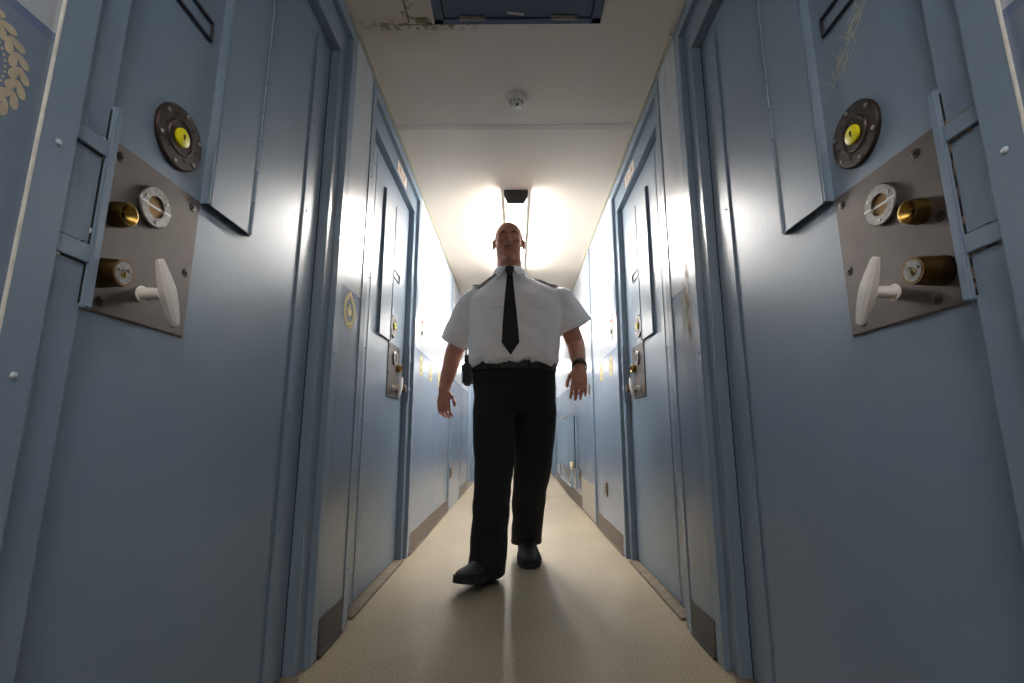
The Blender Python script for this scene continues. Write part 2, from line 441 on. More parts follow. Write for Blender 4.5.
    for t in (35, 155, 275): screw_head(S, 'screw', S_-.008, UH(u)+math.cos(R(t))*.028, z+math.sin(R(t))*.028, .0033, SILV, rg, .001)
    b = bmesh.new(); lathe(b, S.p(S_, UH(u), z), S.inn(), [(0, .0195), (.0045, .0195), (.0045, .001)], 28); cr_ = obj('keyway', b, OLDB, rg, True)
    b = bmesh.new(); S.box(b, S_-.0084, S_-.0070, UH(u-.036), UH(u-.0195), z-.002, z+.002); S.box(b, S_-.0084, S_-.0070, UH(u+.0195), UH(u+.036), z-.002, z+.002); S.box(b, S_-.0052, S_-.0040, UH(u-.0195), UH(u+.0195), z-.002, z+.002)
    obj('marker_line', b, SILV, rg)
    # brass cup
    u, z = .063, 1.036
    b = bmesh.new(); lathe(b, S.p(S_, UH(u), z), S.inn(), [(0, .0205), (.004, .0215), (.013, .0205), (.022, .0190), (.0225, .0172), (.018, .0135), (.008, .006), (.007, .001)], 36)
    cp = obj('brass_cup', b, BRASS, lp, True)
    b = bmesh.new(); S.box(b, S_-.0130, S_-.0100, UH(u-.0018), UH(u+.0018), z-.008, z+.003); obj('keyhole', b, BLACK, cp)
    # long brass barrel with cylinder face
    u, z = .041, .928
    b = bmesh.new(); L_ = .047
    lathe(b, S.p(S_, UH(u), z), S.inn(), [(0, .0235), (.003, .0235), (L_-.006, .0215), (L_, .0208), (L_, .0175), (L_-.0015, .017)], 36)
    br = obj('lock_barrel', b, OLDB, lp, True)
    b = bmesh.new(); lathe(b, S.p(S_, UH(u), z), S.inn(), [(L_-.004, .0172), (L_+.0005, .0172), (L_+.0005, .001)], 28)
    for t in (40, 160): lathe(b, S.p(S_-L_, UH(u)+math.cos(R(t))*.010, z+math.sin(R(t))*.010), S.inn(), [(0,.0036),(.0022,.0028)], 8)
    cf = obj('cylinder_face', b, CHROME, br, True)
    b = bmesh.new(); lathe(b, S.p(S_-L_-.0003, UH(u), z-.003), S.inn(), [(0,.0055),(.0012,.005)], 16); obj('key_plug', b, BRASS, cf)
    b = bmesh.new(); S.box(b, S_-L_-.0022, S_-L_-.0012, UH(u-.0009), UH(u+.0009), z-.007, z+.001); obj('keyhole', b, BLACK, cf)
    # white T handle
    u, z = .139, .923
    b = bmesh.new(); Ls = .036
    lathe(b, S.p(S_, UH(u), z), S.inn(), [(0, .0145), (.002, .0145), (.0025, .0115), (Ls, .0105)], 24)
    hd = obj('handle_stem', b, WHITE, lp, True)
    b = bmesh.new()
    rings = []
    for t, hw_, hd_ in ((-.060, .0065, .004), (-.056, .0085, .0055), (-.03, .0130, .0085), (-.008, .0155, .0105), (.008, .0155, .0105), (.03, .0125, .0085), (.056, .0080, .0055), (.060, .006, .004)):
        cu2, cz2 = u+.006-t*.50, z+.003+t*.866
        rings.append([S.p(S_-Ls-.006+a*hd_, UH(cu2+w*hw_*.866), cz2+w*hw_*.5) for a, w in ((1,-.55),(.55,-1),(-.55,-1),(-1,-.55),(-1,.55),(-.55,1),(.55,1),(1,.55))])
    loft(b, rings)
    obj('handle_grip', b, WHITE, lp, False)
    b = bmesh.new(); lathe(b, S.p(S_-.018, UH(u), z-.0112), (0,0,-1), [(0,.0022),(.0008,.002)], 8); obj('grub_screw', b, SILV, hd)
    # steel keep welded on the jamb: upright bar with cross bars
    b = bmesh.new()
    k = .630
    S.box(b, k-.008, k, U(-.004), U(.011), .862, 1.186, .0022)
    S.box(b, k-.003, .666, U(-.004), U(.009), .862, 1.186, .001)
    for za_, zb_ in ((1.098, 1.124), (.928, .955)):
        S.box(b, k-.0050, k, U(-.062), U(-.004), za_, zb_, .0012)
    kp = obj('lock_keep', b, PAINT, fr)
    b = bmesh.new()
    for za_ in (1.0958, 1.1240, .9258, .9550): S.box(b, k-.0014, k+.0004, U(-.060), U(-.006), za_, za_+.0022)
    for z0_, z1_ in ((1.125, 1.178), (.957, 1.096), (.868, .926)): S.box(b, k-.0014, k+.0004, U(-.0062), U(-.0040), z0_, z1_)
    obj('keep_gap', b, BLACK, kp)
    # worn-through paint along the gaps
    b = bmesh.new(); rnd = random.Random(n*7+1)
    nchip = 26 if S.s > 0 else 6
    for q in range(nchip):
        horiz = rnd.random() < .5
        if horiz: uu = rnd.uniform(-.055, -.008); zz = rnd.choice((1.0965, 1.126, .9265, .957))
        else: uu = rnd.uniform(-.006, -.004); zz = rnd.uniform(.88, 1.17)
        a_, c_ = (rnd.uniform(.004, .011), rnd.uniform(.001, .0028)) if horiz else (rnd.uniform(.0012, .0024), rnd.uniform(.004, .014))
        pts = [(uu+math.cos(2*PI*k2/9)*a_*rnd.uniform(.6,1), zz+math.sin(2*PI*k2/9)*c_*rnd.uniform(.6,1)) for k2 in range(9)]
        loft(b, [[S.p(k+.0002, U(x), y) for x, y in pts], [S.p(k-.0016, U(x), y) for x, y in pts]])
    obj('chipped_paint', b, CHIP if S.s > 0 else PALEP, kp)
    if sign:
        # faded number strip over the door
        y0, y1, zs0, zs1 = U(.24), U(.44), 2.062, 2.128
        b = bmesh.new(); S.box(b, .6285, .630, y0, y1, zs0, zs1); sg = obj('number_sign', b, SIGNM, fr)
        cu_ = bpy.data.curves.new('sign_text', 'FONT'); cu_.body = sign; cu_.size = .058; cu_.align_x = 'CENTER'; cu_.align_y = 'CENTER'; cu_.extrude = .0006
        t = bpy.data.objects.new('t', cu_); C.objects.link(t)
        dg = bpy.context.evaluated_depsgraph_get(); dg.update()
        me = bpy.data.meshes.new_from_object(t.evaluated_get(dg)); bpy.data.objects.remove(t)
        # text x runs so that it reads from inside the corridor
        ex = Vector((0, -S.s*1, 0)) * 1.0; ex = Vector((0, 1, 0)) if S.s < 0 else Vector((0, -1, 0))
        M = Matrix((( 0, 0, -S.s, S.s*.6285), (ex.y, 0, 0, (y0+y1)/2), (0, 1, 0, (zs0+zs1)/2), (0,0,0,1)))
        me.transform(M); me.materials.clear()
        link('sign_lettering', me, INK, sg)
    return D

DL = cell_door(1, SL, D1, +1, near=True)
DR = cell_door(2, SR, D1-.027, +1, near=True, hu=.027, W=W+.027)
D3 = cell_door(3, SL, D2+W, -1, flap=(.255, .47), hu=.09, sign='A1-37')
D4 = cell_door(4, SR, D2+W, -1, flap=(.255, .47), hu=.09, sign='A1-38')
cell_door(5, SL, far_open[SL.s][1], -1, hardware=False)
cell_door(6, SR, far_open[SR.s][1], -1, hardware=False)

# scratches above the disc on the near right door
b = bmesh.new(); rnd = random.Random(11)
def scratch(y0, z0, ang, ln, w=.00055, rr=.66):
    n = 6; prev = None; bend = rnd.uniform(-.5, .5)
    y, z = y0, z0
    for i in range(n):
        a = ang+bend*i/n; y2 = y+math.cos(a)*ln/n; z2 = z+math.sin(a)*ln/n
        nx, nz = -math.sin(a)*w, math.cos(a)*w
        q = [SR.p(rr-.0002, y+nx, z+nz), SR.p(rr-.0002, y2+nx, z2+nz), SR.p(rr-.0002, y2-nx, z2-nz), SR.p(rr-.0002, y-nx, z-nz)]
        loft(b, [q, [p+Vector((.0003,0,0)) for p in q]]); y, z = y2, z2
for i in range(44):
    t = rnd.random(); yy = .90-.125*t+rnd.gauss(0,.010); zz = 1.385+.115*t+rnd.gauss(0,.013)
    scratch(yy, zz, rnd.choice((rnd.uniform(.9,2.2), rnd.uniform(2.2,2.8), rnd.uniform(-.9,-.2))), rnd.uniform(.015,.045))
obj('scratch_marks', b, mat('scratched_bare_paint', (196,182,150), .6), DR)

b = bmesh.new(); rnd = random.Random(5)
for i in range(90):
    t = rnd.random(); yy = 1.682+rnd.gauss(0,.027 if i < 60 else .008); zz = rnd.gauss(1.14,.055) if i < 60 else 1.0+.42*rnd.random(); a_ = rnd.uniform(.0015,.006); c_ = rnd.uniform(.010,.035)
    pts = [(yy+math.cos(2*PI*k/10)*a_*rnd.uniform(.5,1), zz+math.sin(2*PI*k/10)*c_*rnd.uniform(.5,1)) for k in range(10)]
    loft(b, [[SR.p(.6145, y, z) for y, z in pts], [SR.p(.6141, y, z) for y, z in pts]])
obj('worn_patch', b, mat('worn_plaster', (184,170,128), .6, vary=.2, vscale=50), WR)

# ------------------------------------------------------------------ skirtings
def skirting(S, name, y0, y1, h, m, r=.6145, plinth=True):
    b = bmesh.new(); S.box(b, r-.003, r, y0, y1, .0, h, .001)
    if plinth: S.box(b, r-.011, r, y0, y1, .0, .012, .003)
    return tag(obj(name, b, m), kind='structure')
for S, nm in ((SL, 'left'), (SR, 'right')):
    skirting(S, 'baseboard_%s' % nm, o2+.006, p1-.004, .114, VENT)
    skirting(S, 'baseboard_%s.001' % nm, YB, o1-.004, .138, SKIRT)
skirting(SL, 'baseboard_left.002', p2+.004, 4.50, .115, SKIRT)
skirting(SL, 'baseboard_left.003', 5.42, 6.21, .115, SKIRT)
skirting(SL, 'baseboard_left.004', 7.33, YF, .115, SKIRT)
skirting(SR, 'baseboard_right.002', p2+.004, 3.84, .115, SKIRT)
skirting(SR, 'baseboard_right.003', 4.66, 7.35, .115, SKIRT)
skirting(SR, 'baseboard_right.004', 8.47, YF, .115, SKIRT)

# wall seam trims and flush cupboard panels beyond the second doors
def seam(S, n, y, w=.035, t=.010):
    b = bmesh.new(); S.box(b, .6145-t, .6145, y, y+w, 0, CEILZ-.01, .003); tag(obj('trim_%d' % n, b, PAINT), kind='structure')
seam(SL, 3, 4.50); seam(SL, 4, 5.38); seam(SR, 5, 3.84)
WALLP = WALL
r = empty('riser_cupboard', SL.p(.61, 4.96, 0), 'flush pale blue cupboard door in the left wall past the second cell door', 'cupboard')
b = bmesh.new(); SL.box(b, .607, .6143, 4.55, 5.37, .012, 2.0, .002); dp = obj('panel_door', b, WALL, r)
b = bmesh.new(); SL.box(b, .599, .607, 4.60, 4.66, .285, .375, .002); lathe(b, SL.p(.599, 4.63, .33), SL.inn(), [(0,.012),(.006,.010)], 12)
obj('latch', b, BRASS, r)
r = empty('riser_cupboard', SR.p(.61, 4.27, 0), 'flush pale cupboard door with tan kick plate in the right wall', 'cupboard')
b = bmesh.new(); SR.box(b, .607, .6143, 3.885, 4.64, .012, 2.0, .002); obj('panel_door', b, WALL, r)
b = bmesh.new(); SR.box(b, .6055, .607, 3.89, 4.635, .015, .29, .0006); obj('kick_plate', b, mat('tan_kick_plate', (176,166,150), .4, vary=.05), r)
b = bmesh.new(); SR.box(b, .600, .607, 4.0, 4.05, 1.0, 1.09, .002); obj('latch', b, BRASS, r)

# call / light switch plates with red lamp, beyond the second doors
def switch_plate(S, y, label):
    r = empty('switch_plate', S.p(.6145, y, 1.355), label, 'switch', 'cell light switch plates')
    b = bmesh.new(); S.box(b, .6115, .6145, y-.05, y+.05, 1.275, 1.435, .001); p = obj('face_plate', b, PLATEW, r)
    b = bmesh.new(); lathe(b, S.p(.6115, y-.014, 1.398), S.inn(), [(0,.011),(.004,.011),(.008,.006)], 14); obj('red_indicator', b, RED, r, True)
    b = bmesh.new(); lathe(b, S.p(.6115, y+.022, 1.375), S.inn(), [(0,.008),(.004,.008)], 12); obj('button', b, OLDB, r, True)
    b = bmesh.new(); S.box(b, .604, .6115, y-.026, y-.006, 1.310, 1.340, .002); obj('rocker', b, SCREW, r)
    for dy in (-.042, .042):
        for dz in (-.07, .07): screw_head(S, 'screw', .6115, y+dy, 1.355+dz, .004, SCREW, r)
switch_plate(SL, 3.10, 'white switch plate with red lamp on the left wall')
switch_plate(SR, 3.06, 'white switch plate with red lamp on the right wall')
def socket(y, z, label):
    r = empty('wall_socket', SR.p(.6145, y, z), label, 'socket', 'brown wall sockets')
    b = bmesh.new(); SR.box(b, .608, .6145, y-.04, y+.04, z-.045, z+.045, .002); obj('face_plate', b, OLDB, r)
    b = bmesh.new()
    for dy, dz in ((0,.018),(-.014,-.010),(.014,-.010)): SR.box(b, .6074, .608, y+dy-.004, y+dy+.004, z+dz-.006, z+dz+.006)
    obj('socket_hole', b, BLACK, r)
socket(3.42, .315, 'small brown socket low on the right wall above the skirting')
socket(4.80, .30, 'small brown socket between radiator and tan kick plate')

# radiator on the right wall
r = empty('radiator', SR.p(.57, 5.55, .22), 'pale blue panel radiator hung low on the right wall behind the man', 'radiator')
y0, y1 = 5.12, 6.35
b = bmesh.new()
SR.box(b, .535, .545, y0, y1, .33, .86, .003); SR.box(b, .590, .600, y0, y1, .33, .86, .003)
n = 26
for k in range(n): SR.box(b, .529, .537, y0+.02+(y1-y0-.04)*k/n, y0+.02+(y1-y0-.04)*(k+.55)/n, .36, .83, .003)
obj('radiator_panel', b, RADI, r)
b = bmesh.new(); SR.box(b, .530, .602, y0, y1, .86, .872, .002)
for k in range(20): SR.box(b, .545, .590, y0+.03+k*.064, y0+.05+k*.064, .872, .874)
obj('top_grille', b, PLATEW, r)
b = bmesh.new(); SR.box(b, .530, .602, y0-.008, y0, .33, .872, .002); obj('end_cover', b, PAINT, r)
b = bmesh.new(); tube(b, [SR.p(.567, y0-.03, .36), SR.p(.567, y0-.03, .17), SR.p(.567, y0+.05, .15), SR.p(.567, y1, .15), SR.p(.567, y1+.02, .15), SR.p(.567, y1+.02, .36), SR.p(.567, y1-.01,.37)], [.009]*7, 10); obj('pipe', b, RADI, r, True)
b = bmesh.new(); lathe(b, SR.p(.567, y0-.03, .33), (0,0,1), [(0,.014),(.02,.014),(.025,.019),(.07,.017),(.075,.010)], 16); obj('valve', b, mat('valve_cream', (226,206,168), .4), r, True)
for yy in (y0+.2, y1-.24):
    b = bmesh.new(); SR.box(b, .600, .6140, yy, yy+.04, .4, .8); obj('bracket', b, PAINT, r)
b = bmesh.new(); tube(b, [SR.p(.598, 4.93, .16), SR.p(.598, 4.93, .84)], [.008, .008], 8); tag(obj('heating_pipe', b, PAINT, None, True), 'thin upright heating pipe on the right wall beside the radiator', 'pipe')
# blue cloth hung at the far right
b = bmesh.new(); rows = []
for i in range(8):
    z = .42+.09*i
    rows.append([SR.p(.60-.012*math.sin(j*1.3+i*.3)-.01*(j%2), 9.0+.035*j, z) for j in range(8)]+[SR.p(.612, 9.0+.035*j, z) for j in range(7,-1,-1)])
loft(b, rows); tag(obj('hanging_cloth', b, CLOTH, None, True), 'dark blue cloth hanging on the far right wall', 'cloth')

# ------------------------------------------------------------------ ceiling things
r = empty('ceiling_hatch', (0, 1.28, CEILZ), 'dark blue hinged hatch in the ceiling above the near doors', 'hatch')
x0, x1, y0, y1 = -.302, .318, .95, 1.566
b = bmesh.new(); fwid = .036
for a in ((x0, x1, y1-.026, y1), (x0, x1, y0, y0+.036), (x0, x0+fwid, y0, y1), (x1-fwid, x1, y0, y1)): box(b, a[0], a[1], a[2], a[3], CEILZ-.022, CEILZ, .002)
obj('hatch_frame', b, DARKB, r)
b = bmesh.new(); box(b, x0+fwid+.004, x1-fwid-.004, y0+.04, y1-.030, CEILZ-.019, CEILZ-.004, .001); lid = obj('hatch_lid', b, DARKB, r)
b = bmesh.new(); box(b, x0+fwid-.001, x1-fwid+.001, y0+.03, y1-.02, CEILZ-.006, CEILZ-.002); obj('lid_gap', b, BLACK, r)
for xc in (-.158, .180):
    b = bmesh.new()
    for k in range(5): lathe(b, (xc-.048+k*.0195, y1-.029, CEILZ-.024), (1,0,0), [(0,.0042),(.0175,.0042)], 10)
    box(b, xc-.048, xc+.048, y1-.040, y1-.018, CEILZ-.0235, CEILZ-.021)
    h = obj('hinge', b, CHROME, r, True)
b = bmesh.new(); lathe(b, (-.03, 1.515, CEILZ-.021), (1,.12,0), [(0,.004),(.06,.004)], 8); obj('latch_pin', b, SILV, r, True)

r = empty('smoke_detector', (.004, 2.0, CEILZ), 'round white smoke detector on the ceiling above the corridor', 'smoke detector')
b = bmesh.new(); lathe(b, (.004, 2.0, CEILZ), (0,0,-1), [(0,.050),(.012,.050),(.016,.046)], 40); obj('base', b, WHITE, r, True)
b = bmesh.new(); lathe(b, (.004, 2.0, CEILZ), (0,0,-1), [(.016,.040),(.026,.036),(.030,.026),(.042,.024),(.047,.018),(.048,.001)], 40)
sh = obj('sensor_head', b, WHITE, r, True)
b = bmesh.new()
for k in range(10):
    t = 2*PI*k/10; c_ = Vector((.004+math.cos(t)*.0305, 2.0+math.sin(t)*.0305, CEILZ-.0275)); box(b, c_.x-.003, c_.x+.003, c_.y-.003, c_.y+.003, c_.z-.003, c_.z+.003)
obj('vent_slot', b, BLACK, sh)
b = bmesh.new(); lathe(b, (.008, 1.984, CEILZ-.044), (0,-.35,-1), [(0,.0075),(.004,.0065)], 14); obj('green_indicator', b, GREEN, sh)

def ceiling_light(y0, ln, label, m, xc=.002):
    r = empty('ceiling_light', (xc, y0+ln/2, CEILZ), label, 'ceiling light', 'strip lights along the corridor ceiling')
    b = bmesh.new(); box(b, xc-.076, xc+.076, y0+.01, y0+ln-.01, CEILZ-.028, CEILZ, .003)
    obj('body', b, LAMPB, r)
    b = bmesh.new(); prof = [(-.052,-.028),(.052,-.028),(.048,-.066),(.036,-.078),(-.036,-.078),(-.048,-.066)]
    loft(b, [[Vector((xc+px, yy, CEILZ+pz)) for px, pz in prof] for yy in (y0+.022, y0+ln-.022)]); obj('diffuser', b, m, r)
    for a, c_ in ((y0, y0+.022), (y0+ln-.022, y0+ln)):
        b = bmesh.new(); prof2 = [(-.077,0),(.077,0),(.077,-.034),(.054,-.084),(.048,-.088),(-.048,-.088),(-.054,-.084),(-.077,-.034)]
        loft(b, [[Vector((xc+px, yy, CEILZ+pz)) for px, pz in prof2] for yy in (a, c_)]); obj('end_cap', b, LAMPC, r)
ceiling_light(2.86, 1.50, 'lit strip light with dark end cap above the man', DIFF)
ceiling_light(6.0, 1.50, 'lit strip light further down the corridor, behind the man', DIFF)
ceiling_light(10.0, 1.25, 'lit strip light at the far end of the corridor', DIFF)
ceiling_light(-1.55, 1.50, 'lit strip light behind the viewpoint', DIFF2)

# ------------------------------------------------------------------ the officer
P = empty('person', (-.01, 2.66, 0), 'bald man in white short-sleeved shirt, black tie and trousers walking down the corridor', 'person')
V = Vector
# joints (x, y, z)
HC = V((-.040, 2.66, 1.775))
sh_l, el_l, wr_l, ti_l = V((-.235,2.69,1.435)), V((-.362,2.80,1.150)), V((-.408,2.745,.925)), V((-.402,2.70,.765))
sh_r, el_r, wr_r, ti_r = V((.240,2.67,1.445)), V((.338,2.70,1.180)), V((.330,2.50,1.020)), V((.314,2.435,.855))

def ringz(z, cx, cy, rx, ry, n=28, p=2.4):
    out = []
    for j in range(n):
        t = 2*PI*j/n; c, s = math.cos(t), math.sin(t)
        out.append(V((cx+rx*math.copysign(abs(c)**(2/p), c), cy+ry*math.copysign(abs(s)**(2/p), s), z)))
    return out

def hand(bm, w, tip, palm_n, thumb_dir, curl=.35, spread=1.):
    """palm and five bent fingers from wrist w towards tip; palm_n = direction the palm faces; thumb_dir = towards the thumb side"""
    d = (tip-w).normalized(); L_ = (tip-w).length
    tdir = (thumb_dir-d*thumb_dir.dot(d)).normalized(); n = d.cross(tdir); 
    if n.dot(palm_n) < 0: n = -n
    pl = L_*.52
    rings = []
    for f, hw_, ht in ((-.12,.027,.021),(0,.029,.020),(.25,.036,.018),(.6,.043,.0165),(.92,.043,.0145),(1.03,.036,.010)):
        c = w+d*pl*f
        rings.append([c+tdir*math.cos(2*PI*j/14)*hw_+n*math.sin(2*PI*j/14)*ht for j in range(14)])
    loft(bm, rings)
    for k, (off, ln, rr_) in enumerate(((.031,.92,.0095),(.0105,1.,.0100),(-.0105,.94,.0095),(-.031,.76,.0085))):
        base = w+d*pl*.88+tdir*off
        a = d+tdir*(off*2.2*spread); a.normalize()
        fl = L_*.50*ln
        cu = curl*(1+.18*k)
        pts = [base]; cur = base; ang = cu*.45
        for seg_, l in enumerate((.46,.30,.24)):
            dir_ = (a*math.cos(ang)+n*math.sin(ang)).normalized(); cur = cur+dir_*fl*l*1.08; pts.append(cur.copy()); ang += cu
        tube(bm, pts, [rr_*1.08, rr_, rr_*.93, rr_*.8], 10)
    # thumb leaves the side of the palm near its base
    base = w+d*pl*.22+tdir*.024+n*.004
    a = (d*.72+tdir*.62+n*.30).normalized()
    p2_ = base+a*L_*.22; p3 = p2_+(d*.92+tdir*.30+n*.25).normalized()*L_*.17; p4 = p3+(d*.97+n*.3+tdir*.05).normalized()*L_*.12
    tube(bm, [base, p2_, p3, p4], [.0165,.0125,.0112,.0092], 10)

# body: head, neck, chest, arms and hands grown into one surface
b = bmesh.new()
tilt = Matrix.Rotation(R(-5), 4, 'X')      # chin lifted a little
def hp(x, y, z): return HC+(tilt @ V((x, y, z)))
def hell(x, y, z, rx, ry, rz): ell(b, hp(x,y,z), (rx,ry,rz), tilt)
hell(0, .022, .030, .083, .103, .100)      # skull
hell(0, -.012, .010, .078, .088, .105)     # forehead and face mass
hell(0, -.030, -.060, .073, .064, .072)    # cheeks and jaw
hell(0, -.052, -.108, .036, .034, .028)    # chin
hell(-.040, -.012, -.082, .032, .050, .036); hell(.040, -.012, -.082, .032, .050, .036)
hell(-.034, -.078, .014, .030, .018, .011); hell(.034, -.078, .014, .030, .018, .011)   # brow ridge
hell(-.046, -.068, -.036, .022, .022, .018); hell(.046, -.068, -.036, .022, .022, .018) # cheekbones
tube(b, [hp(0,-.090,.004), hp(0,-.103,-.018), hp(0,-.116,-.038)], [.0085,.010,.0135], 12)
hell(-.013, -.100, -.041, .009, .011, .008); hell(.013, -.100, -.041, .009, .011, .008)
hell(0, -.088, -.062, .030, .014, .012)
hell(0, -.086, -.078, .026, .013, .009)
for sx in (-1, 1):                          # ears
    hell(sx*.086, .012, -.012, .010, .021, .033); hell(sx*.089, .016, .004, .008, .018, .016)
tube(b, [hp(0,.030,-.055), V((-.036,2.680,1.62)), V((-.02,2.69,1.53)), V((-.01,2.69,1.46))], [.070,.074,.079,.10], 20)
loft(b, [ringz(1.12,-.01,2.67,.18,.11), ringz(1.30,-.005,2.67,.21,.12), ringz(1.42,0,2.67,.20,.10), ringz(1.50,-.005,2.68,.12,.07)])
for s_, e_, w_, up_ in ((sh_l, el_l, wr_l, 0), (sh_r, el_r, wr_r, 0)):
    m1 = s_.lerp(e_, .5); f1 = e_.lerp(w_, .3); f2 = e_.lerp(w_, .7)
    tube(b, [s_.lerp(e_,.12), m1, e_, f1, f2, w_], [.050,.055,.051,.048,.040,.031], 18, up=V((1,0,0))); ell(b, e_, (.050,.050,.050))
hand(b, wr_l, ti_l, V((.3,1,0)), V((1,-.5,0)), .34, 1.2)
hand(b, wr_r, ti_r, V((0,1,-.2)), V((-1,0,0)), .30, 1.4)
body = fuse('body', b, SKIN, P, .0042, 3)

# face details
for sx in (-1, 1):
    b = bmesh.new(); ell(b, hp(sx*.032, -.074, -.004), (.0125,.0125,.0100), tilt, 14); ey = obj('eye', b, EYEW, body, True)
    b = bmesh.new(); ell(b, hp(sx*.032, -.0835, -.005), (.0055,.0040,.0055), tilt, 12); obj('iris', b, IRIS, ey, True)
    b = bmesh.new(); tube(b, [hp(sx*.014,-.094,.014), hp(sx*.032,-.098,.019), hp(sx*.054,-.086,.013)], [.0035,.0045,.0025], 8); obj('eyebrow', b, BROW, body, True)
b = bmesh.new(); tube(b, [hp(-.024,-.096,-.070), hp(-.010,-.101,-.068), hp(0,-.100,-.0695), hp(.010,-.101,-.068), hp(.024,-.096,-.070)], [.002,.0038,.0035,.0038,.002], 8)
tube(b, [hp(-.021,-.095,-.0745), hp(0,-.101,-.078), hp(.021,-.095,-.0745)], [.002,.0045,.002], 8); obj('mouth', b, LIP, body, True)

# shirt: blousing over the belt, sleeves open at the ends
b = bmesh.new()
loft(b, [ringz(z,cx,cy,rx,ry) for z,cx,cy,rx,ry in (
 (1.042,-.010,2.67,.215,.135),(1.052,-.010,2.665,.240,.162),(1.075,-.010,2.66,.252,.178),(1.12,-.010,2.655,.250,.178),(1.20,-.006,2.655,.254,.173),
 (1.30,.0,2.66,.260,.160),(1.38,.002,2.665,.264,.150),(1.43,.003,2.67,.262,.135),(1.465,.003,2.675,.245,.118),(1.495,0,2.68,.212,.104),(1.52,-.008,2.683,.170,.094),(1.545,-.018,2.683,.124,.088),(1.570,-.028,2.683,.090,.084),(1.590,-.034,2.683,.080,.080))])
for s_, e_, c_end, r_end in ((sh_l, el_l, V((-.352,2.770,1.200)), .092), (sh_r, el_r, V((.338,2.685,1.268)), .108)):
    d = (c_end-s_).normalized(); a_, bb = frame_of(d, V((0,1,0)))
    def rg(t, rad): 
        c = s_.lerp(c_end, t); return [c+(a_*math.cos(2*PI*j/24)*rad+bb*math.sin(2*PI*j/24)*rad*.84) for j in range(24)]
    loft(b, [rg(-.24,.032), rg(-.14,.064), rg(0,.081), rg(.3,.088), rg(.7,(r_end+.09)/2), rg(1.,r_end), rg(1.,r_end-.016), rg(.72,r_end-.020), rg(.70,.01)])
shirt = fuse('shirt', b, SHIRT, P, .0055, 4)
dm = shirt.data
bm_ = bmesh.new(); bm_.from_mesh(dm)
# cloth folds pressed into the shirt
for v in bm_.verts:
    co = v.co
    k = .010*max(0, min(1, (1.32-co.z)/.22))
    f = noise.noise(V((co.x*18, co.y*8, co.z*6+3)))*k+noise.noise(V((co.x*9+co.z*9, co.y*5, co.z*7)))*.008
    v.co += v.normal*f
    if co.z < 1.13: v.co += v.normal*noise.noise(V((co.x*34, co.y*34, 2.)))*.012*min(1,(1.13-co.z)/.06); v.co.z += noise.noise(V((co.x*20, co.y*9, 7.)))*.018*min(1,(1.13-co.z)/.08)
bm_.to_mesh(dm); bm_.free()
bvh = BVHTree.FromPolygons([v.co.copy() for v in dm.vertices], [tuple(p.vertices) for p in dm.polygons])
def front(x, z, off=.003):
    h = bvh.ray_cast(V((x, 2.0, z)), V((0,1,0)))
    return V((x, (h[0].y if h[0] else 2.52)-off, z))
def patch(name, quad, m, parent, nu=10, nv=14, off=.004, th=.003, smooth=True):
    """quad: rows of (x_left, x_right, z) laid on the front of the shirt"""
    b = bmesh.new(); F, B = [], []
    rows = []
    for i in range(len(quad)-1):
        a, c = quad[i], quad[i+1]
        st = max(1, int(nv/(len(quad)-1)))
        for k in range(st): rows.append([a[q]+(c[q]-a[q])*k/st for q in range(len(a))])
    rows.append(quad[-1])
    for r_ in rows:
        F.append([front(r_[0]+(r_[1]-r_[0])*j/nu, r_[2], off) for j in range(nu+1)])
    G = [[b.verts.new(p) for p in rr_] for rr_ in F]; H = [[b.verts.new(p+V((0,th,0))) for p in rr_] for rr_ in F]
    for i in range(len(G)-1):
        for j in range(nu):
            b.faces.new((G[i][j],G[i][j+1],G[i+1][j+1],G[i+1][j])); b.faces.new((H[i][j],H[i+1][j],H[i+1][j+1],H[i][j+1]))
    nr = len(G)-1
    for i in range(nr):
        b.faces.new((G[i][0],G[i+1][0],H[i+1][0],H[i][0])); b.faces.new((G[i][nu],H[i][nu],H[i+1][nu],G[i+1][nu]))
    for j in range(nu):
        b.faces.new((G[0][j],H[0][j],H[0][j+1],G[0][j+1])); b.faces.new((G[nr][j],G[nr][j+1],H[nr][j+1],H[nr][j]))
    return obj(name, b, m, parent, smooth)
for sx, xc in ((-1,-.128),(1,.118)):
    pk = patch('breast_pocket', [(xc-.062,xc+.062,1.375),(xc-.062,xc+.062,1.25),(xc-.05,xc+.05,1.235)], SHIRT, shirt, off=.003, th=.003)
    patch('pocket_flap', [(xc-.066,xc+.066,1.405),(xc-.066,xc+.066,1.362),(xc-.030,xc+.030,1.345)], SHIRT, shirt, off=.009, th=.005)
patch('button_placket', [(-.032,.006,1.50),(-.028,.010,1.09)], SHIRT, shirt, nu=4, off=.002, th=.002)
